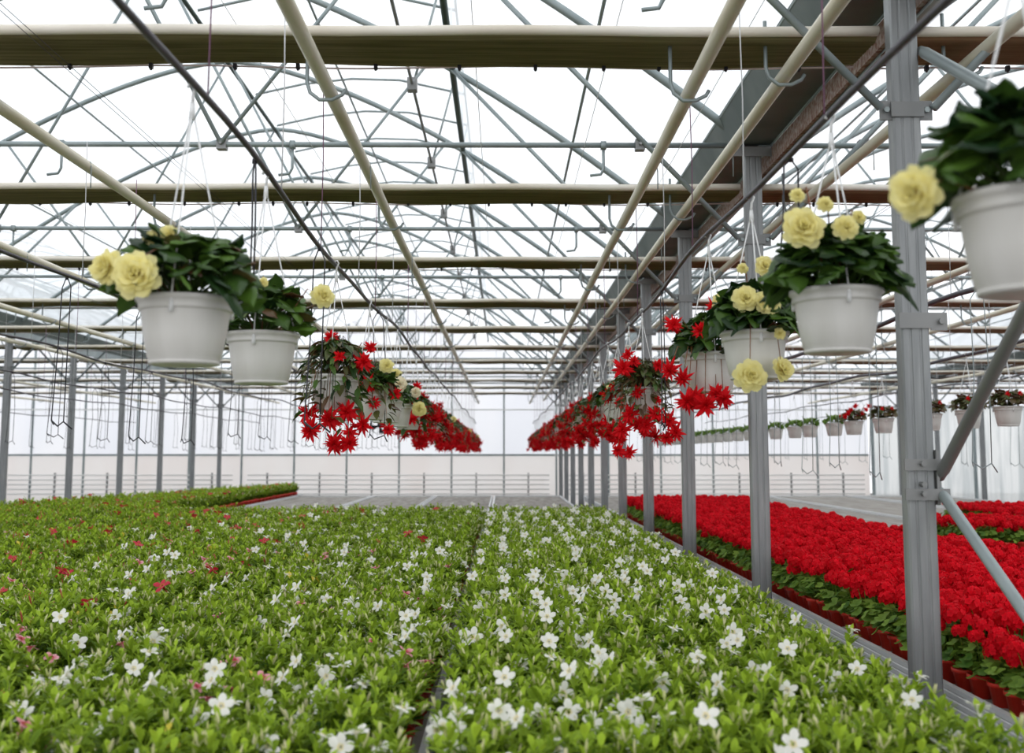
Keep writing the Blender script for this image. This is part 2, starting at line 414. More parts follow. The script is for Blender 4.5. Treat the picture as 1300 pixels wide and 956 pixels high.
for bi in range(4):
    cx = (GX[bi] + GX[bi + 1]) / 2
    for k in range(NF):
        y = Y0 + .11 + S * k
        t = thing('thermal_screen', '%s folded screen bundle from the camera, %s, in the %s' % (nth(k + 1), 'olive' if bi < 2 else 'brown', BN[bi]), 'thermal screen', (cx, y, 0), group='folded screens of the ' + BN[bi])
        obj('fabric_folds', fm[bi, k % 3], parent=t); obj('leading_profile', pmesh, parent=t)
        if bi in (1, 2): obj('hem_cord', cmesh, parent=t)
        if bi in (1, 2) and k < 3:
            x = -hw + .3; rr = random.Random(k)
            while x < hw - .2:
                obj('clip', clip, parent=t, loc=(x, .35, CZ + 1.945)); x += rr.uniform(.26, .44)

# ------------------------------------------------------------------ heating pipes hung under the screens
hook = MB().tube([(-.10, 0, .26), (-.10, 0, .03), (-.085, 0, -.02), (-.04, 0, -.055), (.02, 0, -.055), (.07, 0, -.03), (.085, 0, -.005)], .0095, 7).mesh('hook', galv)
wisp = MB().tube([(.0, 0, .035), (.03, 0, .02), (.036, 0, -.03), (.036, 0, -.14)], .0035, 5).mesh('wire_tie', galv)
pipes = [(-14.9, 1.74), (-11.8, 1.74), (-7.6, 1.74), (-5.9, 1.74), (-4.22, 1.74), (-2.53, 1.74), (-.84, 1.74), (.90, 1.74), (1.36, 1.82), (2.22, 1.86), (4.35, 1.74), (6.1, 1.74), (8.2, 1.74), (10.4, 1.74), (15.2, 1.74)]
pl = {-14.9: 'in the outer bay, away from the posts', -11.8: 'in the outer bay, nearer the thin posts', -7.6: 'nearest to the thin distant posts', -5.9: 'second in from the thin distant posts', -4.22: 'just past the ridge line', -2.53: 'entering at the frame edge over the mandevillas', -.84: 'above the row of yellow and red baskets over mandevillas',
      .90: 'above the basket row beside the steel posts', 1.36: 'tight along the near gutter', 2.22: 'just behind the near steel posts', 4.35: 'above the red geraniums', 6.1: 'beyond the red geraniums', 8.2: 'over the empty benches past the geraniums', 10.4: 'nearest the posts behind the geraniums', 15.2: 'in the farthest bay'}
for x, h in pipes:
    t = thing('heating_pipe', 'cream heating pipe ' + pl[x], 'heating pipe', (x, YB, CZ + h), group='cream heating pipes under the roof')
    obj('pipe', MB().tube([(0, L * i / 40, .006 * math.sin(i * 1.1 + x)) for i in range(40)], .034, 10), cream, t)
    for k in range(NF):
        obj('hook', hook, parent=t, loc=(0, Y0 + S * k - YB + .2, 0))
        if -6 < x < 5 and k < 4: obj('wire_tie', wisp, parent=t, loc=(0, Y0 + S * k - YB - 1.4, 0))

# longitudinal wires and pull cables
for i, x in enumerate((-7.9, -6.6, -5.2, -3.9, -2.2, -1.3, -.15, .55, 1.2, 3.0, 4.0, 5.4, 7.2, 9.0)):
    dark = x in (-2.2, 3.0, -5.2)
    lb = ('dark double pull cable' if dark else 'thin pale support wire') + ', %s counted from the thin distant posts' % nth(i + 1)
    b = MB().tube([(0, 0, 0), (0, L, 0)], .0022, 4)
    if dark: b.tube([(.035, 0, 0), (.035, L, 0)], .0022, 4)
    tag(obj('support_wire', b, hosem if dark else wirew, loc=(x, YB, CZ + (1.93 if dark else 2.08))), lb, 'wire', 'wires stretched along the greenhouse')

# ------------------------------------------------------------------ hoses with cords
def hose_h(x, y):
    return CZ + 1.06 + .022 * math.sin(y * 1.05 + x * 2) + .012 * math.sin(y * 2.3 + x)
hoses = [(-.92, 'carrying the basket row over the mandevillas'), (1.02, 'carrying the basket row beside the steel posts'), (-2.65, 'above the mandevillas with empty black hangers'),
         (-4.5, 'second past the baskets, over the mandevillas'), (-6.5, 'third past the baskets, over the mandevillas'), (-8.3, 'closest to the thin distant posts'), (3.1, 'above the red geraniums'), (4.95, 'carrying the distant basket row'), (6.9, 'beyond the distant basket row'), (9.4, 'nearest the posts behind the geraniums'), (-12.5, 'in the outer bay')]
cordw = MB().tube([(0, 0, 0), (.004, 0, .45), (-.003, 0, .9)], .0028, 4)
cordm = {0: cordw.mesh('cord', wirew), 1: cordw.mesh('cord', wirep)}
tie = MB().lathe([(.014, -.012), (.016, 0), (.014, .012)], 8).mesh('hose_tie', blackp)
for x, lb in hoses:
    t = thing('irrigation_hose', 'dark irrigation hose ' + lb, 'hose', (x, 0, 0), group='irrigation hoses')
    ys = [1.0 + i * .35 for i in range(int((YW - 1.4) / .35))]
    obj('hose', MB().tube([(.012 * math.sin(y * .8 + x), y, hose_h(x, y)) for y in ys], .019 if x in (3.1, 4.95) else .0115, 7), hosem, t)
    rr = random.Random(int(x * 10)); y = 2.1; i = 0
    while y < YW - 2:
        c = obj('cord', cordm[i % 2 if x < 2 else 0], parent=t, loc=(0, y, hose_h(x, y)))
        y += rr.uniform(.9, 1.5); i += 1

# ------------------------------------------------------------------ leaves and flowers
def frame(d, up=Vector((0, 0, 1))):
    d = Vector(d).normalized(); s = d.cross(up)
    if s.length < 1e-3: s = Vector((1, 0, 0))
    s.normalize(); n = s.cross(d).normalized()
    return d, s, n
def leaf(b, o, d, ln, w, droop=.2, fold=.25, t=.5, seg=3, roll=0.0, shape=None):
    d, s, n = frame(d)
    if roll:
        q = Matrix.Rotation(roll, 3, d); s = q @ s; n = q @ n
    shape = shape or ([.0, .85, 1.0, .0] if seg == 3 else [.0, .8, 1.0, .72, .0])
    vs, fs, ts = [], [], []
    for i in range(seg + 1):
        u = i / seg
        c = Vector(o) + d * (ln * u) - Vector((0, 0, 1)) * (droop * ln * u * u)
        ww = w * .5 * shape[i]
        if i in (0, seg):
            vs.append(c); ts.append(t)
        else:
            vs += [c - s * ww + n * (fold * ww), c, c + s * ww + n * (fold * ww)]; ts += [min(1, t + .08), max(0, t - .1), min(1, t + .08)]
    fs += [(0, 2, 1), (0, 3, 2)]
    for i in range(seg - 2):
        a = 1 + 3 * i
        fs += [(a, a + 1, a + 4, a + 3), (a + 1, a + 2, a + 5, a + 4)]
    a = 1 + 3 * (seg - 2); e = len(vs) - 1
    fs += [(a, a + 1, e), (a + 1, a + 2, e)]
    b.add(vs, fs, ts)
def heart_leaf(b, o, d, ln, w, droop, t, rr, roll=0):
    """begonia: lopsided heart with a serrated edge and a raised midrib"""
    d, s, n = frame(d)
    if roll:
        q = Matrix.Rotation(roll, 3, d); s = q @ s; n = q @ n
    us = [0, .12, .3, .5, .7, .86, 1.0]; wl = [.25, .78, .98, .92, .66, .36, 0]; wr = [.3, 1.0, 1.16, 1.0, .7, .36, 0]
    back = [-.10, -.04, 0, 0, 0, 0, 0]
    vs, ts, fs = [], [], []
    ph = rr.uniform(0, 6)
    for i, u in enumerate(us):
        c = Vector(o) + d * (ln * u) - Vector((0, 0, 1)) * (droop * ln * u * u)
        for k, f in ((-1, 1), (-.55, .6), (0, 0), (.55, .6), (1, 1)):
            ww = (wl if k < 0 else wr)[i] * w * .5 * abs(k)
            jag = (.06 if i % 2 else -.03) * ln * (1 if abs(k) == 1 else 0)
            p = c + s * (math.copysign(ww, k) if k else 0) + d * (back[i] * ln * f * 2 - jag * .6) + n * (ln * (.10 * abs(k) - .17 * k * k + .035 * math.sin(ph + i * 1.9 + k * 2)))
            vs.append(p); ts.append(max(0, min(1, t + (.12 if k == 0 else -.05 * abs(k)))))
    for i in range(len(us) - 1):
        for j in range(4):
            a = i * 5 + j; fs.append((a, a + 1, a + 6, a + 5))
    b.add(vs, fs, ts)
def petal(b, o, d, n, ln, w, cup, t0, t1, seg=3, point=False, ruf=0, rr=None, base=.0):
    d = Vector(d).normalized(); n = Vector(n).normalized(); s = d.cross(n).normalized()
    sh = [.30, .85, 1.0, .62] if not point else [.35, .9, .7, .05]
    vs, ts, fs = [], [], []
    for i in range(seg + 1):
        u = i / seg
        for k in (-1, 0, 1):
            ww = w * .5 * sh[i] * k
            r = (rr.uniform(-1, 1) * ruf if rr and i > 1 else 0)
            e = (.10 * ln if (i == seg and k == 0) else 0)
            vs.append(Vector(o) + d * (base + ln * u + e) + s * ww + n * (cup * ln * (u * u) + cup * .5 * ln * abs(k) * .6 + r * ln)); ts.append(t0 + (t1 - t0) * u)
    for i in range(seg):
        for j in range(2):
            a = i * 3 + j; fs.append((a, a + 1, a + 4, a + 3))
    b.add(vs, fs, ts)
def double_bloom(face, r, seed):
    rr = random.Random(seed); b = MB(); f, s, n = frame(face)
    q0 = rr.uniform(0, 6)
    for ring, (np_, el, ln, off) in enumerate(((9, -4, 1.0, 0), (10, 12, .98, .1), (9, 28, .88, .2), (8, 44, .76, .28), (7, 60, .62, .34), (5, 76, .5, .38))):
        for i in range(np_):
            a = q0 + ring * .45 + 2 * PI * i / np_ + rr.uniform(-.15, .15); e = math.radians(el + rr.uniform(-7, 7))
            rad = s * math.cos(a) + n * math.sin(a)
            d = rad * math.cos(e) + f * math.sin(e); nn = f * math.cos(e) - rad * math.sin(e)
            l = r * ln * rr.uniform(.86, 1.08)
            petal(b, f * (off * r * .5), d, nn, l, l * .78, rr.uniform(-.05, .2), .05 + .03 * ring, .85 + rr.uniform(-.25, .15), ruf=.13, rr=rr)
    return b
def spiky_bloom(face, r, seed):
    rr = random.Random(seed); b = MB(); f, s, n = frame(face)
    for ring, (np_, el, ln) in enumerate(((11, -38, 1.0), (13, -6, .95), (11, 20, 1.0), (8, 46, .85), (5, 68, .7))):
        for i in range(np_):
            a = ring * .45 + 2 * PI * i / np_ + rr.uniform(-.2, .2); e = math.radians(el + rr.uniform(-24, 24))
            rad = s * math.cos(a) + n * math.sin(a)
            d = rad * math.cos(e) + f * math.sin(e); nn = f * math.cos(e) - rad * math.sin(e)
            l = r * ln * rr.uniform(.55, 1.3)
            petal(b, (0, 0, 0), d, nn, l, l * rr.uniform(.24, .38), rr.uniform(-.6, .1), .25, .4 + rr.uniform(0, .6), point=True, rr=rr, ruf=.04)
    b.tube([-f * .035, (0, 0, 0)], [.003, .008], 5, t=.2)
    return b
def trumpet(face, r, seed):
    rr = random.Random(seed); b = MB(); f, s, n = frame(face)
    q0 = rr.uniform(0, 6)
    for i in range(5):
        a = q0 + 2 * PI * i / 5
        rad = s * math.cos(a) + n * math.sin(a)
        e = math.radians(rr.uniform(-5, 38)); d = rad * math.cos(e) + f * math.sin(e); nn = f * math.cos(e) - rad * math.sin(e)
        petal(b, f * .004 + rad * .004, d, nn, r * rr.uniform(.85, 1.1), r * .80, -.18, .0, 1.0, ruf=.10, rr=rr)
    b.tube([-f * .045, -f * .012, f * .006], [.0025, .006, .010], 6, cap=False, t=[.5] * 6 + [.9] * 6 + [.02] * 6)
    return b

# ------------------------------------------------------------------ mandevilla plants
def pot_mb(r0, r1, h, z0=0, n=14):
    return MB().lathe([(r0 * .2, z0), (r0, z0), (r0 + (r1 - r0) * .82, z0 + h * .82), (r1 * 1.05, z0 + h * .82), (r1 * 1.07, z0 + h), (r1 * .98, z0 + h), (r1 * .93, z0 + h * .86), (.001, z0 + h * .86)], n)
def mandevilla(seed, nfl, nbud, fsize=.040, kind='white'):
    rr = random.Random(seed); fo = MB(); fl = []
    tips = []
    ns = 17
    for i in range(ns):
        a = 2 * PI * i / ns * 2.4 + rr.uniform(-.3, .3); sp = rr.uniform(.25, 1.0) ** .8
        ln = rr.uniform(.11, .25); p = Vector((.02 * math.cos(a), .02 * math.sin(a), .085))
        top = Vector((.125 * sp * math.cos(a), .125 * sp * math.sin(a), .085 + ln * (1.0 - .35 * sp * sp)))
        pts = [p.lerp(top, u) + Vector((0, 0, .03 * math.sin(u * PI))) for u in (0, .33, .66, 1)]
        fo.tube(pts, [.003, .0026, .002, .0016], 4, t=.7)
        nd = 7
        for k in range(nd):
            u = .18 + .82 * k / (nd - 1)
            q = p.lerp(top, u) + Vector((0, 0, .03 * math.sin(u * PI)))
            dirs = (top - p).normalized()
            for sgn in (0, PI):
                aa = k * PI / 2 + sgn + a + rr.uniform(-.4, .4)
                e = rr.uniform(.1, .8) + .35 * (k >= nd - 2)
                d = Vector((math.cos(aa) * math.cos(e), math.sin(aa) * math.cos(e), math.sin(e))) + dirs * .35
                l = rr.uniform(.050, .080) * (1.0 if k < nd - 2 else .85)
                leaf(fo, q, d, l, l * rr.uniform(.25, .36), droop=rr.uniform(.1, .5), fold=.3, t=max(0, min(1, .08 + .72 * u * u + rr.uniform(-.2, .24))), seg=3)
        tips.append((top, dirs))
    rr.shuffle(tips)
    BU = [MB() for _ in range(nbud)]
    for tip_i, (top, d) in enumerate(tips[:nbud]):
        for q in range(rr.choice((1, 2, 3))):
            dd = (d + Vector((rr.uniform(-.5, .5), rr.uniform(-.5, .5), .3))).normalized(); l = rr.uniform(.028, .05)
            bu = BU[tip_i]
            bu.tube([top, top + dd * l * .5, top + dd * l * .8, top + dd * l], [.0018, .0042, .003, .0006], 5, cap=False, t=rr.uniform(0, 1))
    for i, (top, d) in enumerate(tips[nbud:nbud + nfl]):
        face = Vector((rr.uniform(-.7, .7), rr.uniform(-1.2, .3), rr.uniform(.35, .9))).normalized()
        pos = top + Vector((0, 0, rr.uniform(.0, .03))) + face * .02
        f = trumpet(face, fsize * rr.uniform(.66, 1.12), seed * 11 + i)
        fl.append((MB().merge(f, Matrix.Translation(pos)), kind if kind != 'mix' else rr.choice(('pink', 'white', 'pink', 'red'))))
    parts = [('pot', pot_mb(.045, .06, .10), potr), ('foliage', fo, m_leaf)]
    for bu in BU: parts.append(('bud_cluster', bu, m_budr if kind in ('red', 'green') and seed % 2 else m_bud))
    if kind == 'yellow':
        yl = MB()
        for top, d in tips[:5]:
            leaf(yl, top, d + Vector((rr.uniform(-1, 1), rr.uniform(-1, 1), 0)), .055, .028, t=rr.random())
        parts.append(('yellowed_leaves', yl, m_yel))
    for f, kk in fl: parts.append(('flower', f, {'white': m_white, 'pink': m_pink, 'red': m_red, 'yellow': m_white}[kk]))
    return parts
def geranium(seed, nh):
    rr = random.Random(seed); fo = MB(); parts = []
    def disc(c, n_, r, t):
        f, s, u = frame(n_); vs = [c]; ts = [max(0, t - .2)]
        N_ = 14
        for i in range(N_):
            a = 2 * PI * i / N_
            if i == 0: rad = .35
            else: rad = 1.0 if i % 2 else .9
            vs.append(c + (s * math.cos(a) + u * math.sin(a)) * r * rad + f * (r * .22 + .08 * r * math.sin(3 * a))); ts.append(t)
        fo.add(vs, [(0, 1 + i, 1 + (i + 1) % N_) for i in range(N_)], ts)
    for i in range(46):
        a = rr.uniform(0, 2 * PI); rad = rr.uniform(.02, .125); z = .09 + rr.uniform(.0, .12) * (1.25 - rad * 5)
        c = Vector((rad * math.cos(a), rad * math.sin(a), z + .02))
        nrm = Vector((math.cos(a) * rad * 7, math.sin(a) * rad * 7, 1)) + Vector((rr.uniform(-.3, .3), rr.uniform(-.3, .3), 0))
        disc(c, nrm, rr.uniform(.022, .040), rr.uniform(.1, .95))
        fo.tube([(0, 0, .09), c], .0016, 3, cap=False, t=.8)
    parts = [('pot', pot_mb(.042, .062, .105), potr)]
    heads = []
    for h in range(nh):
        a = 2 * PI * h / nh + rr.uniform(-.4, .4) + seed; rad = rr.uniform(.02, .09) if nh > 1 else .02
        c = Vector((rad * math.cos(a), rad * math.sin(a), rr.uniform(.235, .315)))
        fo.tube([(0, 0, .1), c * .7 + Vector((0, 0, .02)), c], .0022, 4, cap=False, t=.9)
        b = MB(); R_ = rr.uniform(.034, .048)
        nfl = 24
        for i in range(nfl):
            ph = math.acos(1 - 1.45 * (i + .5) / nfl); th = i * 2.39996
            d = Vector((math.sin(ph) * math.cos(th), math.sin(ph) * math.sin(th), math.cos(ph) * .8))
            f, s, u = frame(d); o = c + d * R_ * rr.uniform(.85, 1.05); tt = rr.uniform(0, .8)
            for k in range(5):
                aa = 2 * PI * k / 5 + th
                ra = s * math.cos(aa) + u * math.sin(aa); tg = f.cross(ra); pr = .0155
                b.add([o, o + ra * pr * .7 - tg * pr * .55 + f * .002, o + ra * pr * 1.15 + f * .004, o + ra * pr * .7 + tg * pr * .55 + f * .002], [(0, 1, 2, 3)], [tt * .6, tt, min(1, tt + .25), tt])
        heads.append(('flower_head', b, g_flow))
    parts.append(('foliage', fo, g_leaf))
    return parts + heads

def combined(name, parts):
    me = bpy.data.meshes.new(name); b = MB(); mi = []; ms = []
    for nm, mb, m in parts:
        if m not in ms: ms.append(m)
        mi += [ms.index(m)] * len(mb.f); b.merge(mb)
    me.from_pydata(b.v, [], b.f)
    a = me.attributes.new('tint', 'FLOAT', 'POINT'); a.data.foreach_set('value', b.t)
    for m in ms: me.materials.append(m)
    me.polygons.foreach_set('material_index', mi); me.polygons.foreach_set('use_smooth', [True] * len(me.polygons))
    return me

def stuff_object(name, pts, protos, label, cat):
    """pts: (x, y, z, rz, scale, variant index) -> one object, plants placed by geometry nodes"""
    pc = bpy.data.collections.new(name + ' kinds')
    for i, me in enumerate(protos):
        o = bpy.data.objects.new('%s_kind_%02d' % (name, i), me); pc.objects.link(o)
    me = bpy.data.meshes.new(name); me.from_pydata([p[:3] for p in pts], [], [])
    for an, ty, ix in (('rz', 'FLOAT', 3), ('sc', 'FLOAT', 4), ('vi', 'INT', 5)):
        at = me.attributes.new(an, ty, 'POINT'); at.data.foreach_set('value', [p[ix] for p in pts])
    o = bpy.data.objects.new(name, me); COL.objects.link(o)
    ng = bpy.data.node_groups.new(name + ' scatter', 'GeometryNodeTree')
    ng.interface.new_socket('Geometry', in_out='INPUT', socket_type='NodeSocketGeometry')
    ng.interface.new_socket('Geometry', in_out='OUTPUT', socket_type='NodeSocketGeometry')
    N, Lk = ng.nodes, ng.links
    gi, go = N.new('NodeGroupInput'), N.new('NodeGroupOutput')
    ci = N.new('GeometryNodeCollectionInfo'); ci.inputs[0].default_value = pc; ci.inputs[1].default_value = True; ci.inputs[2].default_value = True
    ip = N.new('GeometryNodeInstanceOnPoints'); ip.inputs['Pick Instance'].default_value = True
    def attr(n_, ty):
        a = N.new('GeometryNodeInputNamedAttribute'); a.data_type = ty; a.inputs[0].default_value = n_; return a.outputs[0]
    cb_ = N.new('ShaderNodeCombineXYZ'); Lk.new(attr('rz', 'FLOAT'), cb_.inputs[2])
    er = N.new('FunctionNodeEulerToRotation'); Lk.new(cb_.outputs[0], er.inputs[0])
    Lk.new(gi.outputs[0], ip.inputs['Points']); Lk.new(ci.outputs[0], ip.inputs['Instance'])
    Lk.new(attr('vi', 'INT'), ip.inputs['Instance Index']); Lk.new(er.outputs[0], ip.inputs['Rotation']); Lk.new(attr('sc', 'FLOAT'), ip.inputs['Scale'])
    Lk.new(ip.outputs[0], go.inputs[0])
    md = o.modifiers.new('scatter', 'NODES'); md.node_group = ng
    return tag(o, label, cat, kind='stuff')

# ------------------------------------------------------------------ benches
BZ = .70
def bench(x0, x1, y0, y1, label):
    t = thing('plant_bench', label, 'bench', ((x0 + x1) / 2, y0, 0), group='long aluminium benches')
    w = (x1 - x0) / 2; Ln = y1 - y0
    obj('tray', MB().box((-w + .03, .03, BZ - .03), (w - .03, Ln - .03, BZ)), tray, t, smooth=False)
    prof = [(0, .62), (.030, .62), (.030, .645), (.024, .65), (.030, .655), (.030, .675), (.024, .68), (.030, .685), (.030, .705), (.024, .71), (.030, .715), (.030, .735), (.0, .735)]
    n = len(prof)
    for s in (-1, 1):
        b = MB(); b.add([(s * (w - .03 + x), 0, z) for x, z in prof] + [(s * (w - .03 + x), Ln, z) for x, z in prof], [(i, (i + 1) % n, n + (i + 1) % n, n + i) for i in range(n)])
        obj('side_rail', b, alum, t, smooth=False)
    for yy in (0, Ln - .03): obj('end_rail', MB().box((-w, yy, .62), (w, yy + .03, .735)), alum, t, smooth=False)
    k = .6
    while k < Ln:
        obj('trestle', MB().box((-w + .2, k, 0), (-w + .25, k + .05, .58)).box((w - .25, k, 0), (w - .2, k + .05, .58)).box((-w + .05, k, .58), (w - .05, k + .05, .62)).box((-w + .2, k, .2), (w - .2, k + .03, .23)), galvd, t, smooth=False)
        k += 3.0
    return t
YE = 27.3
benches = [(-.22, 1.42, 2.3, YE, 'central bench of white mandevillas beside the near posts'), (-1.66, -.26, 2.3, YE, 'bench of white and pink mandevillas past the central gap'),
           (-3.20, -1.70, 2.3, YE, 'third mandevilla bench from the near posts'), (-5.13, -3.24, 2.3, YE, 'wide mandevilla bench short of the red-edged strip'),
           (-7.6, -5.17, 2.3, YE + .9, 'farthest planted bench with the red pot edge'), (-8.85, -7.66, 8, YE, 'empty bench beside the thin distant posts'),
           (1.97, 4.05, 2.3, YE, 'bench of red geraniums behind the near posts'), (4.98, 6.5, 7, YE, 'second bench past the posts, partly filled with geraniums'),
           (6.56, 8.6, 8, YE, 'third bench past the posts with geraniums midway'), (8.75, 10.9, 12, YE, 'empty bench nearest the posts behind geraniums'), (13.2, 15.6, 18, YE, 'empty bench in the farthest bay')]
for bb in benches: bench(*bb)

# camera numbers used to pick the plants that show largest
FPX = 1375.0; PITCH = math.atan(144 / FPX); YAW = -math.atan(11 / FPX)
def project(x, y, z):
    c, s = math.cos(YAW), math.sin(YAW)        # into the camera's heading
    xr = c * x + s * y; yr = -s * x + c * y
    dz = z - CZ
    dep = yr * math.cos(PITCH) + dz * math.sin(PITCH); up = -yr * math.sin(PITCH) + dz * math.cos(PITCH)
    return 650 + FPX * xr / dep, 433 - FPX * up / dep, dep

# mandevillas
FR = .034
MK = {'w2': (1, 2, 6, 'white'), 'w1': (2, 1, 8, 'white'), 'w3': (3, 3, 5, 'white'), 'w0': (4, 0, 9, 'white'), 'w1b': (5, 1, 7, 'white'), 'w4': (12, 4, 6, 'white'),
      'p1': (6, 1, 6, 'pink'), 'p2': (7, 2, 4, 'mix'), 'r1': (8, 1, 6, 'red'), 'r2': (9, 2, 6, 'red'), 'g0': (10, 0, 4, 'green'), 'g1': (11, 0, 5, 'green'), 'y0': (13, 0, 3, 'yellow')}
KEYS = list(MK)
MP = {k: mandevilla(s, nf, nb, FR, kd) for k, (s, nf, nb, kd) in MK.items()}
LOOK = {'w2': 'mandevilla with two white blooms', 'w1': 'mandevilla, one white bloom', 'w3': 'mandevilla with three white blooms', 'w0': 'budding mandevilla, pale buds only',
        'w1b': 'mandevilla, single white bloom', 'w4': 'mandevilla with four white blooms', 'p1': 'mandevilla with one pink bloom', 'p2': 'mandevilla, mixed pink blooms', 'r1': 'mandevilla with one crimson bloom', 'r2': 'mandevilla with two crimson blooms',
        'g0': 'green mandevilla without blooms', 'g1': 'mandevilla with reddish buds', 'y0': 'mandevilla with yellowed leaves'}
sp = .175
pos = []
rr = random.Random(21)
strips = [(-.22, 1.42, 15.4, 0), (-1.66, -.26, 15.4, 1), (-3.20, -1.70, 15.4, 2), (-5.13, -3.24, 15.5, 3), (-7.6, -5.17, 28.1, 4)]
SN = ['central bench', 'bench past the gap', 'third bench', 'wide bench', 'farthest planted bench']
for x0, x1, ye, si in strips:
    ncol = int(round((x1 - x0 - .06) / sp)); nrow = int((ye - 2.45) / sp)
    for r in range(nrow):
        for c in range(ncol):
            x = x0 + .03 + (c + .5) * (x1 - x0 - .06) / ncol + rr.uniform(-.018, .018); y = 2.45 + r * sp + rr.uniform(-.018, .018)
            if si == 4 and (x + 5.17) < -(2.4 - max(0, y - 17) * .2) : continue
            u, v, dep = project(x, y, BZ + .2)
            if u < -60 or u > 1360 or v > 1010: continue
            q = rr.random()
            if si == 0: k = rr.choices(('w0', 'w1', 'w1b', 'w2', 'w3', 'w4'), (26, 19, 18, 18, 12, 7))[0]
            elif si == 1:
                k = rr.choices(('w0', 'w1', 'w2', 'w3', 'p1', 'p2', 'g0', 'y0', 'w4', 'r1'), (22, 15, 15, 8, 5, 4, 21, 2, 7, 1))[0]
                if y > 9: k = rr.choices(('g0', 'w1', 'w2', 'w0', 'r1'), (56, 15, 9, 18, 2))[0]
            elif si == 2: k = rr.choices(('w1', 'w2', 'p1', 'p2', 'r1', 'r2', 'g0', 'g1', 'y0', 'w0'), (11, 8, 6, 5, 4, 2, 34, 14, 4, 12))[0]
            elif si == 3: k = rr.choices(('w1', 'p1', 'r1', 'r2', 'g0', 'g1', 'y0'), (3, 5, 8, 2, 46, 30, 5))[0]
            else: k = rr.choices(('p1', 'r1', 'r2', 'g0', 'g1', 'y0'), (3, 11, 5, 46, 33, 2))[0]
            inn = -10 < u < 1310 and v < 975
            pos.append((dep if inn else dep + 100, x, y, k, r, c, si, rr.uniform(0, 2 * PI) if k[0] not in 'wp' else rr.uniform(-.9, .9), rr.uniform(.92, 1.14)))
pos.sort()
indiv, rest = pos[:300], pos[300:]
MM = {k: [(nm, mb.mesh(nm, m)) for nm, mb, m in ps] for k, ps in MP.items()}
rowmin = {}
for p in indiv: rowmin[p[6]] = min(rowmin.get(p[6], 99), p[4])
for dep, x, y, k, r, c, si, rz, sc in indiv:
    t = thing('potted_mandevilla', '%s, %s row, %s from rail, %s' % (LOOK[k], nth(r - rowmin[si] + 1), nth(c + 1), SN[si]), 'potted plant', (x, y, BZ), rz, 'potted mandevillas on the benches')
    t.scale = (sc,) * 3
    for nm, me in MM[k]: obj(nm, me, parent=t)
stuff_object('potted_mandevillas', [(p[1], p[2], BZ, p[7], p[8], KEYS.index(p[3])) for p in rest], [combined('mandevilla', MP[k]) for k in KEYS],
             'dense carpet of more distant potted mandevillas covering the benches', 'potted plants')

# geraniums
GP = [geranium(i + 1, n) for i, n in enumerate((4, 5, 3, 4, 6, 2))]
GM = [[(nm, mb.mesh(nm, m)) for nm, mb, m in ps] for ps in GP]
GL = ['red geranium with four round heads', 'red geranium with five heads', 'red geranium with three heads', 'spreading red geranium with four heads', 'full red geranium with six heads', 'leafy red geranium with two heads']
pos = []
for x0, x1, ya, ye, si in ((1.97, 4.05, 2.5, 18.9, 0), (4.98, 6.5, 11.9, 13.3, 1), (6.56, 8.6, 12.2, 16.6, 2)):
    sg = .165; ncol = int((x1 - x0 - .06) / sg); nrow = int((ye - ya) / sg)
    for r in range(nrow):
        for c in range(ncol):
            x = x0 + .03 + (c + .5) * (x1 - x0 - .06) / ncol + rr.uniform(-.015, .015); y = ya + r * sg + rr.uniform(-.02, .02)
            u, v, dep = project(x, y, BZ + .25)
            if u > 1380 or v > 1010: continue
            k = rr.choices(range(6), (5, 6, 2, 5, 6, 1) if c > 1 else (3, 1, 6, 3, 1, 7))[0]
            inn = u < 1310 and v < 975
            pos.append((dep if inn else dep + 100, x, y, k, r, c, si, rr.uniform(0, 6.28), rr.uniform(.92, 1.12)))
pos.sort(); indiv, rest = pos[:300], pos[300:]
rm = min(p[4] for p in indiv)
for dep, x, y, k, r, c, si, rz, sc in indiv:
    t = thing('potted_geranium', '%s, %s row from front, %s from rail' % (GL[k], nth(r - rm + 1), nth(c + 1)), 'potted plant', (x, y, BZ), rz, 'potted red geraniums behind the near posts')
    t.scale = (sc,) * 3
    for nm, me in GM[k]: obj(nm, me, parent=t)
stuff_object('potted_geraniums', [(p[1], p[2], BZ, p[7], p[8], p[3]) for p in rest], [combined('geranium', g) for g in GP],
             'mass of more distant red geraniums in pots behind the posts', 'potted plants')

# ------------------------------------------------------------------ hanging baskets (origin: rim centre)
RIM = .135
def basket_pot():
    o = [(.02, -.186), (.094, -.186), (.100, -.182), (.100, -.172), (.104, -.168), (.117, -.10), (.1245, -.040), (.1255, -.036), (.1325, -.034), (.1335, -.030), (.1315, -.026), (.1335, -.012), (.1400, -.009), (.1415, -.004), (.1405, .004), (.134, .005), (.128, .0), (.124, -.03)]
    return MB().lathe(o, 40)
BP = {'pot': basket_pot().mesh('pot', potw), 'soil': MB().lathe([(.001, -.02), (.06, -.018), (.126, -.026)], 24).mesh('soil', soil)}
